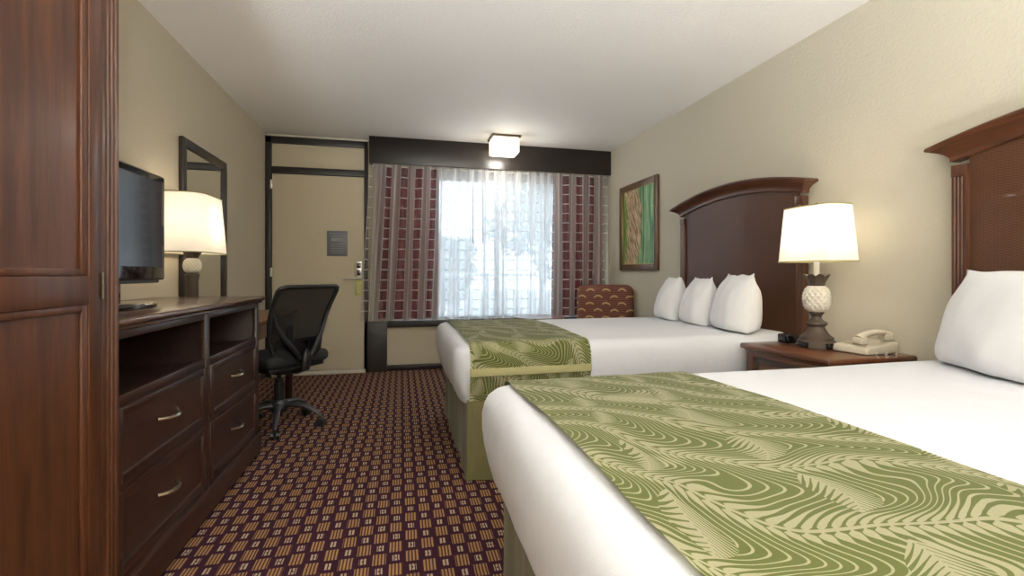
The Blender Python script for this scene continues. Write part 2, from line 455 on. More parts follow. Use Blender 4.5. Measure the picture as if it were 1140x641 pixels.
obj('peephole', b, 'white_trim', dr)
b = nb(); box(b, -.462, -.392, 5.085, 5.112, .97, 1.17, .034, 6); lk = obj('door_lock', b, 'steel', dr)
b = nb(); box(b, -.448, -.406, 5.078, 5.087, 1.09, 1.145, .004); box(b, -.446, -.408, 5.078, 5.087, 1.015, 1.07, .006); obj('card_reader', b, 'black_gloss', lk)
b = nb(); tube(b, [(-.425, 5.085, .985), (-.425, 5.045, .985), (-.44, 5.035, .985), (-.50, 5.035, .983), (-.575, 5.037, .98)], [.013, .011, .011, .009, .007], 12); obj('lever', b, 'steel', lk)
# lime hanger on the lever
b = nb(); box(b, -.455, -.400, 5.050, 5.053, .815, .965, .001)
dt = obj('door_hanger', b, 'tag'); tag(dt, 'lime green card hanger hooked on the lever of the entry door', 'door hanger')
b = nb(); tube(b, [(-.4275+.022*math.cos(t), 5.0515, .983+.022*math.sin(t)) for t in [k*2*PI/18 for k in range(18)]], .004, 6, closed=True); obj('hook', b, 'tag', dt)
b = nb()
for k in range(4): box(b, -.447, -.408, 5.0475, 5.0496, .845+k*.026, .853+k*.026)
obj('print', b, 'tag_l', dt)
# notice plate
b = nb(); box(b, -.742, -.540, 5.104, 5.111, 1.215, 1.475, .002)
nt = obj('notice_plate', b, 'plaque'); tag(nt, 'grey rectangular notice plate on the cream entry door', 'notice')
b = nb(); box(b, -.698, -.585, 5.101, 5.1035, 1.368, 1.402); box(b, -.70, -.60, 5.101, 5.1035, 1.418, 1.424); box(b, -.72, -.56, 5.101, 5.1035, 1.445, 1.452)
for k in range(5): box(b, -.705, -.575-.012*(k % 2), 5.101, 5.1035, 1.335-k*.022, 1.340-k*.022)
obj('lettering', b, 'plaque_l', nt)

# window
wn = bpy.data.objects.new('window_1', None); C.objects.link(wn); wn.location = (1.05, 5.2, WZ0); wn['kind'] = 'structure'; wn['label'] = 'wide sliding window behind sheer curtains'
b = nb()
for x0, x1, z0, z1 in ((WX0, WX1, WZ0, WZ0+.04), (WX0, WX1, WZ1-.05, WZ1), (WX0, WX0+.05, WZ0, WZ1), (WX1-.05, WX1, WZ0, WZ1)): box(b, x0, x1, 5.19, 5.26, z0, z1, .004)
obj('window_frame', b, 'alu', wn)
b = nb(); box(b, 1.03, 1.085, 5.19, 5.25, WZ0+.04, WZ1-.05, .004); obj('mullion', b, 'alu', wn)
b = nb(); box(b, WX0+.05, WX1-.05, 5.215, 5.219, WZ0+.04, WZ1-.05); obj('pane', b, 'glass', wn)
b = nb(); box(b, WX0, WX1, YB-.0, 5.19, WZ0-.001, WZ0+.012); obj('window_sill', b, 'white_trim', wn)

# outside
b = nb(); box(b, -12, 16, 5.32, 30, -.15, -.05); struct('ground', b, 'pave', label='pale paved ground outside the window')
def tree(x, y, h, w_, seed, label, mat='leaf', name='tree', trunk=True):
    rg = random.Random(seed); t = thing(name, label, 'tree' if trunk else 'shrub', (x, y, -.05))
    if trunk:
        b = nb(); tube(b, [(x, y, -.05), (x+.05, y, h*.3), (x-.03, y+.03, h*.62)], [.11, .085, .05], 10); obj('trunk', b, 'bark', t)
    b = nb(); cl = [(x+rg.uniform(-.5, .5)*w_, y+rg.uniform(-.35, .35)*w_, h*(.62 if trunk else .5)+rg.uniform(-.3, .3)*h*.7, rg.uniform(.22, .36)*w_) for _ in range(11)]
    for _ in range(2600):
        cx, cy, cz, r = rg.choice(cl); v = Vector((rg.gauss(0, 1), rg.gauss(0, 1), rg.gauss(0, 1))).normalized()*r*rg.uniform(.6, 1)
        p = Vector((cx, cy, max(.02, cz+v.z)))+Vector((v.x, v.y, 0)); a = Vector((rg.uniform(-1, 1), rg.uniform(-1, 1), rg.uniform(-1, 1))).normalized(); c = a.orthogonal().normalized()
        L = .11; vs = [b.verts.new(p+q) for q in (a*L, c*L*.45, -a*L, -c*L*.45)]; b.faces.new(vs)
    obj('foliage', b, mat, t)
    return t
tree(2.9, 9.6, 3.6, 2.1, 3, 'leafy tree outside, right half of the window')
tree(.75, 9.0, 1.9, 1.0, 5, 'small leafy tree outside behind the middle of the window')
tree(-1.2, 8.4, 1.15, 1.3, 8, 'low green shrub outside, left part of the window', 'leaf2', 'shrub', False)
t = thing('railing', 'white metal railing outside the window', 'railing', (1, 6.6, -.05))
b = nb(); tube(b, [(-2, 6.6, 1.02), (4.4, 6.6, 1.02)], .022); obj('top_rail', b, 'rail', t)
b = nb(); tube(b, [(-2, 6.6, .1), (4.4, 6.6, .1)], .018); obj('bottom_rail', b, 'rail', t)
for k in range(5):
    b = nb(); x = -2+k*1.6; tube(b, [(x, 6.6, -.05), (x, 6.6, 1.02)], .024); obj('post', b, 'rail', t)

# ------------------------------------------------------------------ valance and curtains
t = thing('window_valance', 'long dark espresso box valance over the curtains', 'valance', (1.0, 4.98, 2.16))
b = nb(); box(b, -.316, XR-.002, 4.96, 4.98, 2.165, ZC-.002, .002); obj('front_board', b, 'espresso', t)
b = nb(); box(b, -.316, -.296, 4.98, 5.10, 2.165, ZC-.002, .002); obj('end_board', b, 'espresso', t)
b = nb(); box(b, -.29, XR-.004, 5.045, 5.06, 2.15, 2.175, .002); obj('curtain_track', b, 'white_trim', t)
def curtain(name, label, mat, xb0, xb1, xt0, xt1, Y, z0, z1, npl, amp, full, seed, group=None, uoff=0.):
    rows = []; uv = []; n = npl*14; nz_ = 14
    rg = random.Random(seed); ph = [rg.uniform(-.5, .5) for _ in range(npl+2)]; am = [rg.uniform(.55, 1.1) for _ in range(npl+2)]
    for i in range(nz_+1):
        f = i/nz_; z = z0+(z1-z0)*f; r = []; ur = []
        for j in range(n+1):
            s = j/n; k = s*npl; ki = int(k); kf = k-ki
            A = (am[ki]*(1-kf)+am[ki+1]*kf); P = (ph[ki]*(1-kf)+ph[ki+1]*kf)
            a0, a1 = xb0+(xt0-xb0)*f, xb1+(xt1-xb1)*f
            x = a0+(a1-a0)*s+.012*math.sin(3.1*k+P*5+2*f)*(1-f)
            y = Y+amp*A*math.sin(2*PI*k+P*1.6+.5*(1-f)*math.sin(k*1.3))*(.75+.25*(1-f))
            r.append((x, y, z+(.006*math.sin(k*2.1) if i == 0 else 0))); ur.append((uoff+s*full+.01*math.sin(k*2.7), z))
        rows.append(r); uv.append(ur)
    b = nb(); sheet(b, rows, uv); o = obj(name, b, mat, smooth='full'); tag(o, label, 'curtain', group); return o
curtain('drape', 'burgundy drape hanging at the door side of the window', 'drape', -.24, .40, -.25, .40, 5.078, .56, 2.165, 8, .016, 1.0, 1)
curtain('drape', 'burgundy drape hanging at the picture side of the window', 'drape', 1.66, 2.28, 1.70, 2.30, 5.078, .56, 2.165, 8, .016, 1.0, 2)
curtain('sheer_curtain', 'white sheer curtain with ladder stripes, panel nearer the door', 'sheer', -.40, 1.02, -.31, 1.02, 5.014, .545, 2.17, 15, .020, 1.72, 3)
curtain('sheer_curtain', 'white sheer curtain with ladder stripes, panel nearer the framed picture', 'sheer', 1.02, 2.31, 1.02, 2.33, 5.014, .545, 2.17, 14, .020, 1.62, 4, uoff=.06)
curtain('voile_curtain', 'plain white voile right behind the ladder sheers, between the burgundy drapes', 'voile', .34, 1.74, .34, 1.76, 5.105, .56, 2.165, 14, .012, 1.6, 9)
for x, lb in ((.75, 'thin clear pull wand hanging in front of the sheers, nearer the door'), (.86, 'thin clear pull wand hanging in front of the sheers, nearer the centre bar')):
    b = nb(); tube(b, [(x, 4.985, 2.16), (x+.002, 4.985, 1.36)], .004, 8); tag(obj('curtain_wand', b, 'alu'), lb, 'curtain wand')

# ------------------------------------------------------------------ ceiling fixture and added fill lights
def ceiling_light(x, y, label, watts, sx=.15, sy=.13):
    t = thing('ceiling_light', label, 'ceiling light', (x, y, ZC-.002))
    b = nb(); box(b, x-sx, x+sx, y-sy, y+sy, ZC-.018, ZC-.002, .003); obj('mounting_plate', b, 'hinge', t)
    b = nb(); box(b, x-sx+.015, x+sx-.015, y-sy+.015, y+sy-.015, ZC-.172, ZC-.019, .01, 3); obj('glass_diffuser', b, 'opal', t)
    b = nb(); lathe(b, [(0, -.020), (.005, -.018), (.007, -.010), (.018, -.005), (.018, 0)], (x, y, ZC-.172), 20); obj('finial', b, 'hinge', t)
    point('bulb_light', (0, 0, -.235), watts, SOFT, .09, t)
    return t
ceiling_light(1.038, 4.725, 'square glowing glass ceiling light beside the dark valance', CEIL_W)
ceiling_light(.6, .2, 'added square glass fill light over the near bed, out of view', ROOM_FILL_W, .2, .2)  # second fixture is added out of view to brighten the room
t = thing('wall_fill_light', 'added long fill light on the wall behind the viewer, out of view', 'wall light', (.4, YR+.02, 1.95))  # wall fixture added behind the camera as fill
b = nb(); box(b, -.1, .9, YR+.002, YR+.04, 1.9, 2.0, .006); obj('back_plate', b, 'steel', t)
b = nb(); box(b, -.07, .87, YR+.041, YR+.12, 1.9, 2.0, .02, 3); obj('glass_diffuser', b, 'opal', t)
for x in (-.3, 0, .3): point('bulb_light', (x, .22, 0), WALL_FILL_W/3, SOFT, .08, t)

for UX, UY, lb in ((-.75, -1.25, 'added short steel fill uplighter behind the viewer, out of view, nearer the dresser side'), (.70, -1.65, 'added short steel fill uplighter behind the viewer, out of view, nearer the beds side')):  # added pair, fills in for camera flash bounced off the ceiling
    t = thing('fill_uplighter', lb, 'fill light', (UX, UY, 0))
    b = nb(); lathe(b, [(0, 0), (.15, 0), (.15, .015), (.02, .03), (.014, .05), (.014, .58), (0, .58)], (UX, UY, 0), 28); obj('stand', b, 'steel', t)
    b = nb(); lathe(b, [(0, .58), (.05, .585), (.12, .60), (.17, .63), (.175, .63), (.12, .592), (.05, .577), (0, .572)][::-1], (UX, UY, 0), 36); obj('bowl', b, 'steel', t)
    l = bpy.data.lights.new('fill_uplight', 'SPOT'); l.energy = UP_FILL_W; l.color = (.97, .985, 1); l.spot_size = R(172); l.spot_blend = .5; l.shadow_soft_size = .15
    o = bpy.data.objects.new('fill_uplight', l); C.objects.link(o); o.parent = t; o.location = (0, 0, .66); o.rotation_euler = (R(180), 0, 0)

# ------------------------------------------------------------------ armoire
AX, AY0, AY1, AH = -.75, .42, 1.497, 2.06
t = thing('armoire', 'tall reddish-brown wooden armoire at the left edge of the picture', 'armoire', (-1.03, .96, 0))
b = nb()
box(b, XL+.003, AX-.02, AY0, AY0+.02, 0, AH); box(b, XL+.003, AX-.02, AY1-.022, AY1-.002, 0, AH); box(b, XL+.003, XL+.018, AY0, AY1-.002, 0, AH)
box(b, XL+.003, AX-.02, AY0, AY1-.002, AH-.02, AH); box(b, XL+.003, AX-.02, AY0, AY1-.002, .06, .08); box(b, XL+.003, AX-.01, AY0, AY1-.002, 0, .08, .003)
obj('case', b, 'cherry_v', t)
def pilaster(bm, y0, y1, xf, z0, z1, nf=3, axis=-1):
    # fluted upright: grooves run along z
    w_ = y1-y0; prof = []; m_ = w_*.14
    prof.append((y0, 0)); prof.append((y0+m_*.2, .006)); prof.append((y0+m_, .006))
    cell = (w_-2*m_)/nf
    for k in range(nf):
        c = y0+m_+cell*(k+.5)
        for q in range(7):
            a = PI*q/6; prof.append((c-math.cos(a)*cell*.38, .006-math.sin(a)*.0045))
    prof.append((y1-m_, .006)); prof.append((y1-m_*.2, .006)); prof.append((y1, 0))
    rows = []
    for z in (z0, z1): rows.append([(xf-axis*h*-1 if False else xf+(-axis)*h, y, z) for y, h in prof])
    sheet(bm, rows)
for y0, y1 in ((AY1-.077, AY1-.002), (AY0, AY0+.075)):
    b = nb(); pilaster(b, y0, y1, AX-.008, .085, AH-.02, 3); box(b, AX-.03, AX-.0085, y0, y1, .085, AH-.02)
    obj('fluted_post', b, 'cherry_v', t)
b = nb(); box(b, XL+.003, AX+.03, AY0-.03, AY1+.0, AH, AH+.05, .012, 3); obj('cornice', b, 'cherry_y', t)
def door_panel(y0, y1, z0, z1, mid0, mid1, xf, parent, knob_y):
    b = nb(); sw = .05
    box(b, xf-.022, xf, y0, y0+sw, z0, z1, .002); box(b, xf-.022, xf, y1-sw, y1, z0, z1, .002)
    box(b, xf-.022, xf, y0+sw, y1-sw, z1-.06, z1, .002); box(b, xf-.022, xf, y0+sw, y1-sw, z0, z0+.06, .002); box(b, xf-.022, xf, y0+sw, y1-sw, mid0, mid1, .002)
    d = obj('door', b, 'cherry_v', parent)
    for a0, a1 in ((z0+.06, mid0), (mid1, z1-.06)):
        b = nb(); box(b, xf-.02, xf-.010, y0+sw, y1-sw, a0, a1); obj('panel', b, 'cherry_v', d)
        b = nb()
        for (c0, c1, e0, e1) in ((y0+sw, y0+sw+.022, a0, a1), (y1-sw-.022, y1-sw, a0, a1), (y0+sw+.02, y1-sw-.02, a0, a0+.018), (y0+sw+.02, y1-sw-.02, a1-.018, a1)):
            box(b, xf-.012, xf-.003, c0, c1, e0, e1, .004, 2)
        obj('moulding', b, 'cherry_v', d)
    return d
YM = (AY0+AY1)/2
d2 = door_panel(YM+.002, AY1-.081, .09, AH-.025, .955, 1.025, AX, t, YM+.03)
d1 = door_panel(AY0+.079, YM-.002, .09, AH-.025, .955, 1.025, AX, t, YM-.03)
for d, y in ((d2, AY1-.080), (d1, AY0+.078)):
    for z in (1.78, 1.00, .19):
        b = nb(); tube(b, [(AX+.002, y, z-.035), (AX+.002, y, z+.035)], .0055, 10); box(b, AX-.002, AX+.001, y-.012, y+.012, z-.03, z+.03); obj('hinge', b, 'hinge', d)
for d, y in ((d2, YM+.03), (d1, YM-.03)):
    b = nb(); tube(b, [(AX, y, 1.05), (AX+.025, y, 1.065), (AX+.03, y, 1.10), (AX+.025, y, 1.135), (AX, y, 1.15)], .005, 8); obj('handle', b, 'pull', d)

# ------------------------------------------------------------------ dresser
DX, DY0, DY1, DZ = -.785, 1.50, 2.905, .905
t = thing('television_dresser', 'dark wooden dresser with open shelves and four drawers under the television', 'dresser', (-1.05, 2.2, 0))
b = nb()
XB = XL+.016
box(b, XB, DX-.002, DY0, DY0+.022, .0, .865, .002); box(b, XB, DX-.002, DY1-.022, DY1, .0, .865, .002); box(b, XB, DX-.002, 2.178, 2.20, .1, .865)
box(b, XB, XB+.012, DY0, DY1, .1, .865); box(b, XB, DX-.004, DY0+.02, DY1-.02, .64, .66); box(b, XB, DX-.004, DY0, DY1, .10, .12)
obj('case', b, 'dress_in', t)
b = nb()
box(b, DX-.02, DX, DY0, DY0+.045, .0, .868, .002); box(b, DX-.02, DX, DY1-.045, DY1+.001, .0, .868, .002); box(b, DX-.02, DX, 2.165, 2.213, .09, .868, .002)
for y0, y1 in ((DY0+.045, 2.165), (2.213, DY1-.045)):
    box(b, DX-.02, DX-.001, y0, y1, .842, .868, .002); box(b, DX-.02, DX-.001, y0, y1, .648, .680, .002); box(b, DX-.02, DX-.001, y0, y1, .402, .418, .002); box(b, DX-.02, DX-.001, y0, y1, .13, .155, .002)
box(b, XB, DX, DY1, DY1+.004, .1, .868, .001)
obj('face_frame', b, 'dress_y', t)
b = nb(); box(b, DX-.03, DX+.012, DY0, DY1+.012, .03, .13, .006, 2); obj('plinth', b, 'dress_y', t)
b = nb(); box(b, XL+.003, DX+.016, DY0-.001, DY1+.018, .868, .880, .005, 2); box(b, XL+.003, DX+.028, DY0-.001, DY1+.03, .880, .9045, .010, 3); obj('dresser_top', b, 'dress_top', t)
def drawer(y0, y1, z0, z1, xf, parent, mat='dress_y', handle=True, hw=.068, sgn=1):
    b = nb(); r = .028
    X = lambda a: (xf+sgn*a)
    def bx(a0, a1, *k): box(b, min(X(a0), X(a1)), max(X(a0), X(a1)), *k)
    bx(-.02, -.006, y0, y1, z0, z1)
    bx(-.02, .004, y0, y0+r, z0, z1, .003); bx(-.02, .004, y1-r, y1, z0, z1, .003); bx(-.02, .004, y0+r-.002, y1-r+.002, z0, z0+r, .003); bx(-.02, .004, y0+r-.002, y1-r+.002, z1-r, z1, .003)
    d = obj('drawer', b, mat, parent)
    if handle:
        yc, zc = (y0+y1)/2, (z0+z1)/2+.012; b = nb(); pts = []; rr = []
        for k in range(13):
            s = k/12*2-1; pts.append((X(-.006+.030*(1-abs(s)**2.4)), yc+s*hw, zc-.006*(1-s*s))); rr.append(.0085-.0030*abs(s) if abs(s) < .95 else .008)
        tube(b, pts, rr, 8, 1.0); obj('handle', b, 'pull', d)
    return d
for y0, y1 in ((DY0+.048, 2.162), (2.216, DY1-.048)):
    drawer(y0, y1, .421, .645, DX, t); drawer(y0, y1, .158, .400, DX, t)

# television
t = thing('television', 'black flat television standing on the dresser', 'television', (-1.04, 1.97, .905))
TX, TY0, TY1, TZ0, TZ1 = -1.0, 1.60, 2.33, 1.005, 1.45
b = nb(); box(b, TX-.045, TX, TY0, TY1, TZ0, TZ1, .010, 3); box(b, TX-.085, TX-.04, TY0+.15, TY1-.15, TZ0+.06, TZ1-.1, .02, 3); hsg = obj('housing', b, 'black_gloss', t)
b = nb(); box(b, TX+.0002, TX+.0012, TY0+.032, TY1-.032, TZ0+.055, TZ1-.032); obj('screen', b, 'screen', t)
b = nb(); box(b, TX-.03, TX-.004, TY0+.04, TY1-.04, TZ0-.012, TZ0+.001, .005, 2); obj('speaker_bar', b, 'gunmetal', t)
b = nb(); lathe(b, [(0, 0), (.98, 0), (1.0, .004), (1.0, .010), (.94, .016), (0, .019)], (0, 0, 0), 40)
for v in b.verts: v.co = Vector((-1.03+v.co.x*.12, 1.97+v.co.y*.24, .9055+v.co.z))
box(b, -1.05, -1.02, 1.90, 2.04, .92, TZ0+.02, .004); obj('stand', b, 'black_gloss', t)

# ------------------------------------------------------------------ lamps
def rrect(a, b_, k, n=4.0):
    c, s = math.cos(k), math.sin(k); return (a*abs(c)**(2/n)*math.copysign(1, c), b_*abs(s)**(2/n)*math.copysign(1, s))
def lampshade(x, y, z0, z1, hx0, hy0, hx1, hy1, t, n=72):
    b = nb(); rows = []
    for i in range(7):
        f = i/6; rows.append([(x+p[0], y+p[1], z0+(z1-z0)*f) for p in (rrect(hx0+(hx1-hx0)*f, hy0+(hy1-hy0)*f, 2*PI*k/n) for k in range(n))])
    sheet(b, rows, close=True); s = obj('lamp_shade', b, 'shade', t, smooth='full')
    for f, hx, hy in ((0, hx0, hy0), (1, hx1, hy1)):
        b = nb(); tube(b, [(x+p[0], y+p[1], z0+(z1-z0)*f) for p in (rrect(hx+.001, hy+.001, 2*PI*k/n) for k in range(n))], .0032, 6, closed=True)
        obj('shade_trim', b, 'hem', s)
    b = nb()
    for a in (0, PI/2, PI, 3*PI/2): tube(b, [(x, y, z1-.012), (x+hx1*math.cos(a), y+hy1*math.sin(a), z1-.003)], .0018, 6)
    obj('spider', b, 'hinge', s)
    b = nb(); lathe(b, [(0, 0), (.011, .004), (.014, .014), (.010, .024), (0, .030)], (x, y, z1-.006), 16); obj('finial', b, 'bronze', t)
def pineapple(x, y, zb, rad, hh, t):
    # scaly ceramic body: raised diamond scales
    b = nb(); n = 112; m_ = 48; rows = []
    for i in range(m_+1):
        f = i/m_; z = zb+hh*f; base = rad*(max(.0, 1-abs(2*f-1.0)**2.2))**.5*.62+rad*.30
        row = []
        for k in range(n):
            a = 2*PI*k/n
            g = (abs(math.sin(a*7+f*13))*abs(math.sin(a*7-f*13)))**.7; row.append((x+(base+rad*.10*g)*math.cos(a), y+(base+rad*.10*g)*math.sin(a), z))
        rows.append(row)
    g = sheet(b, rows, close=True); b.faces.new(g[0][::-1]); b.faces.new(g[-1]); obj('pineapple_body', b, 'ceramic', t)
def crown(x, y, zb, r0, r1, hh, t):
    b = nb(); n = 64; rows = []
    for i in range(6):
        f = i/5; r = r0+(r1-r0)*f**1.6
        rows.append([(x+(r)*math.cos(2*PI*k/n), y+r*math.sin(2*PI*k/n), zb+hh*(f*(.78+.22*abs(math.cos(4.5*2*PI*k/n))**.7))) for k in range(n)])
    for i in range(5, -1, -1):
        f = i/5; r = r0+(r1-r0)*f**1.6-.005
        rows.append([(x+r*math.cos(2*PI*k/n), y+r*math.sin(2*PI*k/n), zb+.002+hh*(f*(.78+.22*abs(math.cos(4.5*2*PI*k/n))**.7))) for k in range(n)])
    sheet(b, rows, close=True); obj('leaf_crown', b, 'bronze', t)
# right (bedside)
LX, LY, LZ = 2.105, 2.0, .652
t = thing('bedside_lamp', 'lit lamp with white pineapple base and cream shade on the nightstand', 'lamp', (LX, LY, LZ))
b = nb(); lathe(b, [(.0, 0), (.088, 0), (.088, .030), (.082, .036), (.076, .038), (.076, .052), (.068, .058), (.060, .064), (.052, .074), (.043, .088), (.037, .100), (.036, .106), (.044, .112), (.050, .120), (.048, .128), (.036, .136), (.025, .146), (.022, .156), (.026, .166), (.034, .176), (.034, .184), (0, .184)], (LX, LY, LZ), 40)
bs = obj('lamp_base', b, 'bronze', t)
b = nb(); box(b, LX-.098, LX-.070, LY-.03, LY+.03, LZ+.003, LZ+.030, .003); obj('outlet_panel', b, 'black_gloss', bs)
b = nb(); box(b, LX-.03, LX+.03, LY-.098, LY-.070, LZ+.003, LZ+.030, .003); obj('outlet_panel', b, 'black_gloss', bs)
pineapple(LX, LY, LZ+.180, .064, .140, t); crown(LX, LY, LZ+.316, .036, .060, .062, t)
b = nb(); lathe(b, [(0, .32), (.013, .32), (.013, .47), (0, .47)], (LX, LY, LZ), 20); obj('neck', b, 'lamp_neck', t)
lampshade(LX, LY, 1.095, 1.378, .112, .178, .098, .148, t)
b = nb(); lathe(b, [(0, 0), (.02, .01), (.03, .045), (.024, .07), (0, .085)], (LX, LY, 1.19), 16); obj('bulb', b, 'bulb', t)
point('bulb_light', (0, 0, 1.245-LZ), LAMP_W, WARM, .045, t)
# left (desk)
LX, LY, LZ = -1.165, 3.03, .752
t = thing('desk_lamp', 'lit lamp with small pineapple on a tall column and cream shade, before the mirror', 'lamp', (LX, LY, LZ))
b = nb(); lathe(b, [(0, 0), (.08, 0), (.08, .02), (.05, .035), (.032, .05), (.030, .24), (.034, .26), (.036, .275), (.028, .285), (0, .285)], (LX, LY, LZ), 32); obj('lamp_base', b, 'bronze', t)
pineapple(LX, LY, LZ+.284, .046, .085, t); crown(LX, LY, LZ+.368, .030, .046, .04, t)
b = nb(); lathe(b, [(0, .37), (.010, .37), (.010, .50), (0, .50)], (LX, LY, LZ), 16); obj('neck', b, 'lamp_neck', t)
lampshade(LX, LY, 1.150, 1.475, .135, .225, .115, .185, t)
b = nb(); lathe(b, [(0, 0), (.02, .01), (.03, .045), (.024, .07), (0, .085)], (LX, LY, 1.235), 16); obj('bulb', b, 'bulb', t)
point('bulb_light', (0, 0, 1.30-LZ), LAMP_W*.85, WARM, .045, t)

# ------------------------------------------------------------------ mirror, desk, picture
t = thing('wall_mirror', 'tall dark-framed mirror on the left wall behind the desk lamp', 'mirror', (XL+.01, 3.61, .78))
MY0, MY1, MZ0, MZ1 = 3.235, 3.98, .80, 1.875
b = nb(); f = .055
for y0, y1, z0, z1 in ((MY0, MY0+f, MZ0, MZ1), (MY1-f, MY1, MZ0, MZ1), (MY0+f, MY1-f, MZ0, MZ0+f), (MY0+f, MY1-f, MZ1-f, MZ1)):
    box(b, XL+.001, XL+.028, y0, y1, z0, z1, .006, 2)
obj('frame', b, 'mirror_frame', t)
b = nb(); box(b, XL+.004, XL+.012, MY0+f-.004, MY1-f+.004, MZ0+f-.004, MZ1-f+.004); obj('mirror_glass', b, 'mirror', t, smooth=False)

t = thing('writing_desk', 'low wooden writing desk between the dresser and the entry door', 'desk', (-1.06, 3.47, 0))
b = nb(); box(b, XL+.016, -.80, 2.94, 4.02, .722, .750, .008, 3); obj('desk_top', b, 'desk_wood', t)
b = nb(); box(b, XL+.03, -.83, 2.96, 4.00, .63, .722, .003); obj('apron', b, 'desk_wood', t)
for x in (XL+.055, -.855):
    for y in (2.985, 3.975):
        b = nb(); box(b, x-.025, x+.025, y-.025, y+.025, 0, .63, .004); obj('leg', b, 'dress_y', t)

t = thing('framed_picture', 'framed green picture of foxtail grass on the right wall', 'picture', (XR-.01, 4.33, 1.06))
PY0, PY1, PZ0, PZ1 = 3.925, 4.70, 1.068, 1.965
b = nb(); f = .06
for y0, y1, z0, z1 in ((PY0, PY0+f, PZ0, PZ1), (PY1-f, PY1, PZ0, PZ1), (PY0+f, PY1-f, PZ0, PZ0+f), (PY0+f, PY1-f, PZ1-f, PZ1)):
    box(b, XR-.030, XR-.001, y0, y1, z0, z1, .006, 2)
fr = obj('frame', b, 'picframe', t)
b = nb(); g = f-.008
for y0, y1, z0, z1 in ((PY0+g, PY0+f+.006, PZ0+g, PZ1-g), (PY1-f-.006, PY1-g, PZ0+g, PZ1-g), (PY0+g, PY1-g, PZ0+g, PZ0+f+.006), (PY0+g, PY1-g, PZ1-f-.006, PZ1-g)):
    box(b, XR-.024, XR-.016, y0, y1, z0, z1, .002)
obj('gilt_edge', b, 'gold', t)
b = nb(); X = XR-.014; sheet(b, [[(X, PY1-f, PZ0+f), (X, PY0+f, PZ0+f)], [(X, PY1-f, PZ1-f), (X, PY0+f, PZ1-f)]], [[(0, 0), (1, 0)], [(0, 1), (1, 1)]])
tb = nb(); box(tb, XR-.013, XR-.003, PY0+f-.003, PY1-f+.003, PZ0+f-.003, PZ1-f+.003); obj('backing', tb, 'picframe', t)
obj('artwork', b, 'art', t)

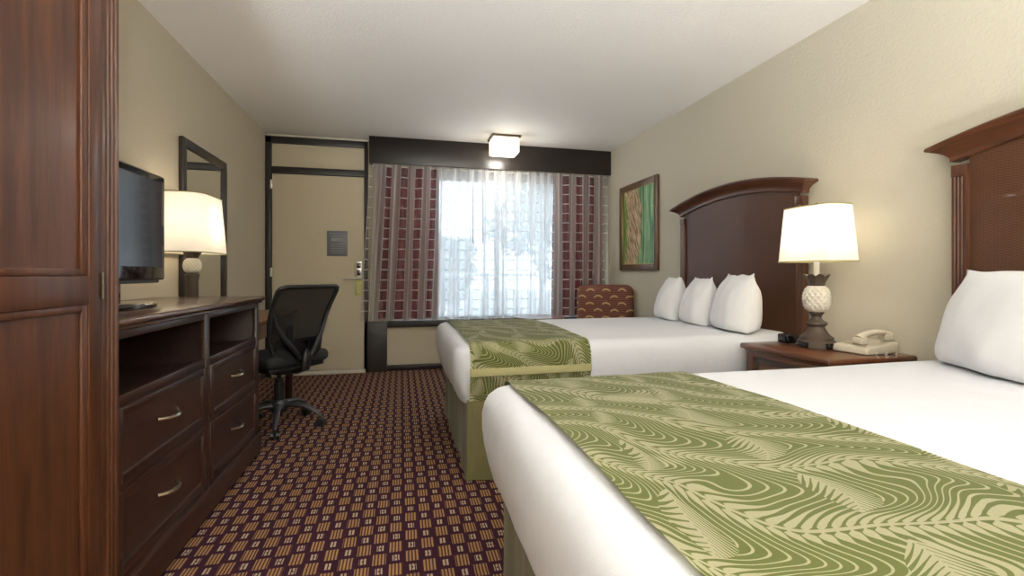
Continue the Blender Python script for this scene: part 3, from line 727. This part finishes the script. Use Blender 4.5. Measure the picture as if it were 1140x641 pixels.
# ------------------------------------------------------------------ beds
def bed(Y0, Y1, yc, lab, which):
    X0, X1, ZT = .245, 2.265, .682
    t = thing('hotel_bed', lab, 'bed', (1.25, yc, 0))
    # skirt
    b = nb(); xs, y0s, y1s = .322, Y0+.025, Y1-.025; path = []
    def seg(a, c, n): return [(a[0]+(c[0]-a[0])*k/n, a[1]+(c[1]-a[1])*k/n) for k in range(n)]
    path = seg((X1-.05, y0s), (xs, y0s), 60)+seg((xs, y0s), (xs, y1s), 40)+seg((xs, y1s), (X1-.05, y1s), 60)+[(X1-.05, y1s)]
    rows = []
    for i in range(9):
        z = .006+.40*i/8; r = []
        for k, (x, y) in enumerate(path):
            w_ = (1-i/8)*.009*math.sin(k*.9+math.sin(k*.31)*2); o = .006*(1-i/8)
            if 60 <= k <= 100: x = x-o+w_
            else: y = y+(w_-o if k < 60 else o-w_)
            r.append((x, y, z))
        rows.append(r)
    sheet(b, rows); sk = obj('bed_skirt', b, 'skirt', t)
    b = nb(); box(b, xs+.012, X1-.02, y0s+.012, y1s-.012, .12, .39, .02, 3); obj('box_spring', b, 'coverlet', t)
    for x in (.45, 2.15):
        for y in (Y0+.12, Y1-.12): b = nb(); lathe(b, [(0, 0), (.02, 0), (.028, .12), (0, .12)], (x, y, 0), 16); obj('leg', b, 'black', t)
    # coverlet: rounded rings, fuller in the middle, tucked below
    prof = [(.070, .352), (.050, .37), (.034, .40), (.020, .45), (.008, .50), (.001, .55), (.0, .60), (.005, .63), (.014, .653), (.032, .671), (.052, .680), (.085, ZT), (.16, ZT+.002), (.25, ZT+.004), (.36, ZT+.006), (.50, ZT+.007), (.60, ZT+.007)]
    rows = []
    NX, NY, NC = 56, 34, 8
    for ins, z in prof:
        x0, x1, y0, y1 = X0+ins, X1-ins*.35, Y0+ins, Y1-ins
        rc = max(.02, .085-ins*.2)
        rc = min(rc, (y1-y0)/2*.9) if y1 > y0 else .005
        if y1-y0 < .04: y0, y1 = yc-.02, yc+.02; rc = .01
        ring = []
        def arc(cx, cy, a0): return [(cx+rc*math.cos(a0+PI/2*k/NC), cy+rc*math.sin(a0+PI/2*k/NC)) for k in range(NC)]
        def ln(a, c, n): return [(a[0]+(c[0]-a[0])*k/n, a[1]+(c[1]-a[1])*k/n) for k in range(n)]
        ring += arc(x0+rc, y0+rc, PI)+ln((x0+rc, y0), (x1-rc, y0), NX)+arc(x1-rc, y0+rc, -PI/2)+ln((x1, y0+rc), (x1, y1-rc), NY)
        ring += arc(x1-rc, y1-rc, 0)+ln((x1-rc, y1), (x0+rc, y1), NX)+arc(x0+rc, y1-rc, PI/2)+ln((x0, y1-rc), (x0, y0+rc), NY)
        out = []
        for (x, y) in ring:
            n1 = noise.noise(Vector((x*2.3, y*2.3, z*1.5+which*9))); n2 = noise.noise(Vector((x*9, y*9, z*2+which*5)))
            sd = 1. if z < .62 else max(0., (ZT-z)/.06)
            low = max(0., (.62-z)/.27)
            dx = 0.
            d = .010*n1*sd+.007*n2*sd*low
            cx, cy = (x-(X0+X1)/2), (y-yc)
            nx = -1 if x < X0+.12 else 0; ny = (-1 if y < Y0+.12 else (1 if y > Y1-.12 else 0))
            out.append((x+nx*d, y+ny*d, z+(.0025*n1 if z > .67 else 0)+(low*.014*math.sin((x+y)*5+which) if z < .38 else 0)))
        rows.append(out)
    b = nb(); g = sheet(b, rows, close=True); b.faces.new(g[-1]); b.faces.new(g[0][::-1])
    obj('coverlet', b, 'coverlet', t, smooth='full')
    # headboard
    hb = bpy.data.objects.new('headboard', None); C.objects.link(hb); hb.parent = t; hb.location = (2.3-1.25, 0, 0)
    HW = .615; arcz = lambda y, base: base+.095*(1-((y-yc)/.70)**2)
    b = nb(); rows = []
    n = 30
    for x in (2.296, 2.320):
        rows.append([(x, yc-HW+.055+(2*HW-.11)*k/n, .30) for k in range(n+1)]+[(x, yc+HW-.055-(2*HW-.11)*k/n, arcz(yc+HW-.055-(2*HW-.11)*k/n, 1.49)) for k in range(n+1)])
    sheet(b, rows, close=True); b.verts.ensure_lookup_table(); nn = 2*(n+1); b.faces.new([b.verts[i] for i in range(nn)]); b.faces.new([b.verts[nn+i] for i in range(nn)][::-1])
    obj('woven_panel', b, 'cane', hb, smooth=False)
    for s in (-1, 1):
        y0, y1 = sorted((yc+s*HW, yc+s*(HW-.056)))
        b = nb(); box(b, 2.285, 2.322, y0, y1, 0, 1.49, .001); pilaster(b, y0, y1, 2.285, .55, 1.44, 3, 1); box(b, 2.276, 2.29, y0, y1, 1.44, 1.49, .002); box(b, 2.276, 2.29, y0, y1, .4, .55, .002)
        obj('fluted_post', b, 'hb_wood', hb)
    b = nb(); prof = [(.0, -.105), (.008, -.100), (.008, -.085), (.012, -.075), (.022, -.060), (.036, -.045), (.050, -.034), (.056, -.030), (.058, -.026), (.064, -.024), (.070, -.018), (.072, -.010), (.068, -.002), (.060, 0)]
    rows = []
    for p, dz in prof:
        xf = 2.283-p*.85; hw = HW-.004+p; r = [(2.322, yc-hw), (xf, yc-hw)]+[(xf, yc-hw+2*hw*k/40) for k in range(1, 40)]+[(xf, yc+hw), (2.322, yc+hw)]
        rows.append([(x, y, arcz(y, 1.572)+dz*.85) for x, y in r])
    rows.append([(2.322, y, z) for x, y, z in rows[-1]])
    sheet(b, rows)
    rb = [(2.322, y, z) for x, y, z in rows[0]]; sheet(b, [rb, rows[0]])
    obj('crown_moulding', b, 'hb_crown', hb)
    # runner
    def path_yz(off):
        pr = [(Y0+i, z) for i, z in prof2]
        return pr
    prof2 = [(.040, .392), (.034, .40), (.020, .45), (.008, .50), (.001, .55), (.0, .60), (.005, .63), (.014, .653), (.032, .671), (.052, .680), (.085, ZT)]
    P = [(Y0+i, z) for i, z in prof2]+[(Y0+.085+(Y1-Y0-.17)*k/30, ZT+.007*math.sin(PI*k/30)) for k in range(1, 30)]+[(Y1-i, z) for i, z in prof2[::-1]]
    off = .009; Q = []
    for i, (y, z) in enumerate(P):
        a, c = P[max(0, i-1)], P[min(len(P)-1, i+1)]; d = Vector((c[0]-a[0], c[1]-a[1])).normalized(); Q.append((y-d.y*off, z+d.x*off))
    L = [0]
    for a, c in zip(Q, Q[1:]): L.append(L[-1]+math.dist(a, c))
    rows = []; uv = []; RX0, RX1, NXR = .330, .962, 24
    for i, (y, z) in enumerate(Q):
        r = []; u = []
        for k in range(NXR+1):
            x = RX0+(RX1-RX0)*k/NXR
            e = .004*noise.noise(Vector((x*5, y*5, which)))
            r.append((x+.004*math.sin(y*7+which), y-(abs(e) if i < 8 else (-abs(e) if i > len(Q)-9 else 0)), z+(abs(e) if 8 <= i <= len(Q)-9 else 0))); u.append((x+which*1.7, L[i]+which*.9))
        rows.append(r); uv.append(u)
    b = nb(); sheet(b, rows, uv); bmesh.ops.solidify(b, geom=b.faces[:], thickness=.003)
    ru = obj('bed_runner', b, 'runner', smooth='full')
    tag(ru, 'green fern-patterned runner across the foot of the '+('far' if which == 0 else 'near')+' bed', 'bed runner')
    for s in (0, 1):
        b = nb(); i0, i1 = (3, 4) if s == 0 else (len(Q)-5, len(Q)-4)
        (ya, za), (yb, zb) = Q[i0], Q[i1]; sg = -1 if s == 0 else 1
        box(b, RX0-.001, RX1+.001, min(ya, yb)+sg*.006-.004, max(ya, yb)+sg*.006+.004, .527, .565, .002); obj('hem_band', b, 'hem', ru)
    return t
bed(2.275, 3.50, 2.875, 'far double bed with arched headboard, white cover and olive skirt', 0)
bed(.275, 1.50, .888, 'near double bed in the foreground with white cover and olive skirt', 1)

def pillow_bm(w_, h, th, seed, nx=30, ny=22):
    # local: u across (x), v up (z), thickness y; soft corners pulled into ears
    b = nb(); fr, bk = [], []
    for i in range(ny+1):
        v = i/ny*2-1; rf, rb = [], []
        for j in range(nx+1):
            u = j/nx*2-1
            uu = u*(1-.10*(1-abs(u)**2)*0-.085*(1-v*v)**1*abs(u)**3*0); pin = 1-.075*(1-v*v)*abs(u)**4
            pv = 1-.06*(1-u*u)*abs(v)**4
            x = u*w_/2*(1-.11*(v+1)/2+.04*max(0, v)**6); z = v*h/2*(.97+(.04*abs(u)**5 if v > 0 else -.22*max(0, abs(u)-.72)**1.5))+(.012*noise.noise(Vector((u*2.2+seed*7, 0, seed)))*max(0, v)**2)
            tt = th/2*(max(0, 1-abs(u)**2.8)**.6)*(max(0, 1-abs(v)**(2.4 if v > 0 else 4))**.6)*(1-.18*v)
            n1 = noise.noise(Vector((x*7+seed*3, z*7, seed))); n2 = noise.noise(Vector((x*19+seed, z*9+x*7, seed*2)))
            e = (1-abs(u)**6)*(1-abs(v)**6)
            tt1 = tt*(1+.28*n1)+.013*n2*e; tt2 = tt*(1-.15*n1)+.006*n2*e
            rf.append((x, -max(tt1, .003), z)); rb.append((x, max(tt2, .003), z))
        fr.append(rf); bk.append(rb)
    g1 = sheet(b, fr); g2 = sheet(b, [r[::-1] for r in bk])
    per1 = [g1[0][j] for j in range(nx+1)]+[g1[i][nx] for i in range(1, ny+1)]+[g1[ny][j] for j in range(nx-1, -1, -1)]+[g1[i][0] for i in range(ny-1, 0, -1)]
    h2 = [r[::-1] for r in g2]
    per2 = [h2[0][j] for j in range(nx+1)]+[h2[i][nx] for i in range(1, ny+1)]+[h2[ny][j] for j in range(nx-1, -1, -1)]+[h2[i][0] for i in range(ny-1, 0, -1)]
    for a in range(len(per1)): c = (a+1) % len(per1); b.faces.new((per1[a], per1[c], per2[c], per2[a]))
    return b
def pillow(cx, cy, zb, w_, h, th, ang, lean, seed, label, group=None):
    # ang: direction of the width axis measured from +Y towards +X; lean tips the top back towards the headboard
    b = pillow_bm(w_, h, th, seed)
    bmesh.ops.rotate(b, matrix=Matrix.Rotation(R(lean), 3, 'X'), verts=b.verts)
    bmesh.ops.rotate(b, matrix=Matrix.Rotation(R(90-ang), 3, 'Z'), verts=b.verts)
    zm = min(v.co.z for v in b.verts)
    for v in b.verts:                                   # settle the lower edge into the mattress line
        v.co.z = v.co.z-zm-.03
        if v.co.z < .02: v.co.z = .003+max(0, v.co.z+.03)*.34
    o = obj('pillow', b, 'pillow', smooth='full'); o.location = (cx, cy, zb)
    tag(o, label, 'pillow', group); return o
PL = 'three upright pillows on the far bed'
pillow(2.02, 3.20, .682, .37, .36, .21, 17, 7, 1, 'white pillow on the far bed, nearest the framed picture', PL)
pillow(2.01, 2.84, .682, .37, .36, .22, 17, 7, 2, 'white pillow on the far bed, middle of the three', PL)
pillow(2.01, 2.48, .682, .40, .385, .24, 17, 7, 3, 'white pillow on the far bed, nearest the nightstand', PL)
pillow(2.01, 1.135, .682, .62, .405, .24, 27, 10, 4, 'large white pillow leaning on the near headboard at the right edge', None)
pillow(2.04, .60, .682, .60, .40, .22, 20, 14, 6, 'white pillow on the near bed beyond the right edge of the picture', None)

# ------------------------------------------------------------------ nightstand
t = thing('nightstand', 'reddish wooden nightstand between the two beds', 'nightstand', (2.08, 1.9, 0))
NX0, NY0, NY1 = 1.862, 1.705, 2.215
b = nb(); box(b, NX0+.012, XR-.016, NY0, NY1, .04, .615, .003); obj('case', b, 'ns_wood', t)
b = nb(); box(b, NX0-.008, XR-.004, NY0-.010, NY1+.010, .606, .622, .006, 2); box(b, NX0-.028, XR-.004, NY0-.026, NY1+.026, .620, .650, .012, 3); obj('nightstand_top', b, 'ns_wood', t)
b = nb(); box(b, NX0, NX0+.02, NY0, NY0+.045, 0, .606, .003); box(b, NX0, NX0+.02, NY1-.045, NY1, 0, .606, .003); box(b, NX0, NX0+.02, NY0+.04, NY1-.04, .585, .606, .002); box(b, NX0, NX0+.02, NY0+.04, NY1-.04, .03, .09, .002)
box(b, NX0, NX0+.02, NY0+.04, NY1-.04, .40, .42, .002)
obj('face_frame', b, 'ns_wood', t)
drawer(NY0+.048, NY1-.048, .423, .582, NX0+.012, t, 'dress_y', True, .045, -1)
drawer(NY0+.048, NY1-.048, .093, .397, NX0+.012, t, 'dress_y', True, .045, -1)

# phone
t = thing('telephone', 'beige corded desk telephone beside the bedside lamp', 'telephone', (2.195, 1.815, .651))
rz = R(4)
def ph(bm): bmesh.ops.rotate(bm, matrix=Matrix.Rotation(rz, 3, 'Z'), verts=bm.verts); bmesh.ops.translate(bm, vec=(2.195, 1.815, .651), verts=bm.verts); return bm
b = nb(); box(b, -.105, .105, -.085, .085, 0, .048, .010, 3)
for v in b.verts:
    if v.co.z > .02: v.co.z += (v.co.x+.105)/.21*.020-.012; v.co.x += .004
pb = obj('body', ph(b), 'phone', t)
b = nb(); box(b, -.080, .005, .0, .070, .030, .041, .003)
for i in range(3):
    for k in range(4): box(b, -.072+k*.019, -.059+k*.019, .006+i*.021, .020+i*.021, .036, .046+.0016*k, .002)
obj('keypad', ph(b), 'phone_dk', pb)
b = nb(); pts = []; rr = []
for k in range(15):
    s = k/14*2-1; pts.append((.0+s*.098, -.040, .078+.022*(1-s*s)+s*.006)); rr.append(.018+.008*abs(s)**3)
tube(b, pts, rr, 14, .75)
for s in (-1, 1): box(b, s*.082-.024, s*.082+.024, -.064, -.016, .052+s*.006, .088+s*.006, .010, 3)
obj('handset', ph(b), 'phone', t)
b = nb(); pts = []
for k in range(120):
    f = k/119; a = f*2*PI*16; x = 2.125+.03*f; y = 1.712-.012*math.sin(PI*f)*1-.0; z = .668-.06*math.sin(PI*f)
    pts.append((2.105+.115*f+.006*math.cos(a), 1.700-.016+.0*f, .672-.055*abs(math.sin(PI*f*2))+.006*math.sin(a)))
tube(b, pts, .0022, 5); obj('coiled_cord', b, 'cord', t)
# clock
t = thing('alarm_clock', 'small black alarm clock behind the bedside lamp', 'clock', (2.08, 2.165, .651))
b = nb(); box(b, 2.045, 2.125, 2.13, 2.20, .651, .700, .010, 3); obj('body', b, 'clock', t)
b = nb(); box(b, 2.0435, 2.0455, 2.14, 2.19, .662, .690, .001); obj('display', b, 'red_led', t)

# ------------------------------------------------------------------ office chair
t = thing('office_chair', 'black mesh-back swivel office chair at the writing desk', 'office chair', (-.80, 3.43, 0), R(50))
# local: +y is forward, x across
b = nb(); rows = []
n, m_ = 24, 8
box(b, -.235, .235, -.22, .25, .435, .505, .034, 5)
for v in b.verts:
    if v.co.z > .47: v.co.z += .012*((v.co.x/.235)**2)-.018*max(0, (v.co.y-.12)/.13)
obj('seat', b, 'charcoal', t, world=False)
b = nb(); box(b, -.21, .21, -.19, .21, .405, .437, .012, 3); box(b, -.09, .09, -.12, .12, .37, .41, .01, 2); obj('seat_pan', b, 'black', t, world=False)
def bk(u, v):                                            # u -1..1 across, v 0..1 up
    hw = .170+.060*v+.012*math.sin(PI*v); z = .50+.45*v
    y = -.215-.045*math.sin(PI*min(1, v*1.1)*.5)*0-.11*max(v, 0)**1.3+.035*math.sin(v*PI*1.15)+.035*(u*u)
    return Vector((u*hw, y, z))
loop = []
for k in range(12): loop.append((-1+2*k/12, 0))
for k in range(16): loop.append((1, k/16))
for k in range(12): loop.append((1-2*k/12, 1))
for k in range(16): loop.append((-1, 1-k/16))
def sq(u, v):                                            # round the corners
    U, V = u, v*2-1; r = .14
    if abs(U) > 1-r and abs(V) > 1-r:
        a, c = abs(U)-(1-r), abs(V)-(1-r); d = math.hypot(a, c)
        if d > r: a, c = a*r/d, c*r/d
        U = math.copysign(1-r+a, U); V = math.copysign(1-r+c, V)
    return U, (V+1)/2
b = nb(); tube(b, [bk(*sq(u, v)) for u, v in loop], .014, 10, 1., True); fr = obj('back_frame', b, 'black', t, world=False)
b = nb(); sheet(b, [[bk(*sq(-1+2*j/20, i/24)) for j in range(21)] for i in range(25)]); obj('mesh_panel', b, 'meshback', t, world=False, smooth='full')
b = nb()                                                 # lumbar shell and swooping side ribs on the rear
rows = []
for i in range(9):
    v = i/8*.30; rows.append([bk(-.92+1.84*j/14, v)+Vector((0, -.020-.006*math.sin(PI*j/14), -.02)) for j in range(15)])
sheet(b, rows); bmesh.ops.solidify(b, geom=b.faces[:], thickness=.010)
for s in (-1, 1):
    tube(b, [bk(s*.95, .62)+Vector((0, -.012, 0)), bk(s*.88, .45)+Vector((0, -.028, 0)), bk(s*.72, .28)+Vector((0, -.040, 0)), bk(s*.45, .10)+Vector((0, -.045, 0)), bk(s*.2, -.04)+Vector((0, -.03, 0))], [.008, .012, .016, .018, .018], 10)
obj('back_support', b, 'black', t, world=False)
b = nb()
tube(b, [(0, -.06, .40), (0, -.18, .395), (0, -.255, .42), (0, -.268, .50), (0, -.262, .60)], [.03, .032, .032, .034, .02], 12, .7)
obj('back_bracket', b, 'black', t, world=False)
b = nb(); tube(b, [(.06, .02, .40), (.20, .02, .395), (.26, .02, .39)], [.005, .005, .010], 8, .8); obj('height_lever', b, 'black', t, world=False)
b = nb(); lathe(b, [(0, .16), (.034, .16), (.034, .30), (.028, .30), (.028, .33), (.014, .33), (.014, .39), (0, .39)], n=24); obj('gas_column', b, 'black', t, world=False)
b = nb(); lathe(b, [(0, .105), (.05, .105), (.055, .13), (.052, .165), (.040, .185), (0, .185)], n=24); obj('hub', b, 'gunmetal', t, world=False)
A0 = math.atan2(3.386-3.43, -.543+.80)-R(50)
for k in range(5):
    a = A0+k*2*PI/5; c, s = math.cos(a), math.sin(a)
    b = nb(); tube(b, [(c*r, s*r, z) for r, z in ((.03, .145), (.09, .152), (.16, .142), (.22, .118), (.262, .086), (.272, .066))], [.026, .023, .020, .018, .016, .014], 10, .75)
    lg = obj('leg', b, 'gunmetal', t, world=False)
    b = nb(); pc, ps = -s, c
    for o_ in (-.016, .016):
        tube(b, [(c*.272+pc*(o_-.010), s*.272+ps*(o_-.010), .028), (c*.272+pc*(o_+.010), s*.272+ps*(o_+.010), .028)], .0275, 16)
    tube(b, [(c*.272, s*.272, .03), (c*.272, s*.272, .07)], .010, 8)
    obj('caster', b, 'black', lg, world=False)

# ------------------------------------------------------------------ armchair and small table by the window
t = thing('armchair', 'maroon and gold striped armchair in the corner by the window', 'armchair', (1.965, 4.36, 0), math.atan2(.53, -.85)+PI)
# local: x across, -y is the front
b = nb(); box(b, -.295, .295, .10, .27, .28, .915, .084, 6)
for v in b.verts:
    z = v.co.z
    v.co.y += .05*max(0, (z-.45)/.46); v.co.z += .012*math.cos(v.co.x*5)*(1 if z > .8 else 0)
    v.co.x *= 1-.05*max(0, (.75-z)/.5)*0
obj('backrest', b, 'armfab', t, world=False)
b = nb(); box(b, -.24, .24, -.28, .12, .30, .44, .035, 4); obj('seat_cushion', b, 'armfab', t, world=False)
b = nb(); box(b, -.29, .29, -.28, .20, .16, .30, .015, 2); obj('seat_base', b, 'armfab', t, world=False)
for s in (-1, 1):
    b = nb(); box(b, s*.275-.045, s*.275+.045, -.29, .16, .16, .56, .035, 4); obj('armrest', b, 'armfab', t, world=False)
    for y in (-.24, .16):
        b = nb(); tube(b, [(s*.25, y, 0), (s*.25, y, .17)], [.016, .024], 12); obj('leg', b, 'hb_wood', t, world=False)
t = thing('side_table', 'small round wooden side table beside the striped armchair', 'side table', (1.30, 4.36, 0))
b = nb(); lathe(b, [(0, .587), (.24, .587), (.25, .594), (.25, .611), (.244, .618), (0, .618)], (1.30, 4.36, 0), 40); obj('table_top', b, 'desk_wood', t)
b = nb(); lathe(b, [(0, .03), (.045, .03), (.035, .10), (.028, .30), (.04, .50), (.06, .587), (0, .587)], (1.30, 4.36, 0), 24); obj('pedestal', b, 'hb_wood', t)
b = nb(); lathe(b, [(0, 0), (.17, 0), (.17, .015), (.05, .035), (0, .035)], (1.30, 4.36, 0), 32); obj('foot', b, 'hb_wood', t)
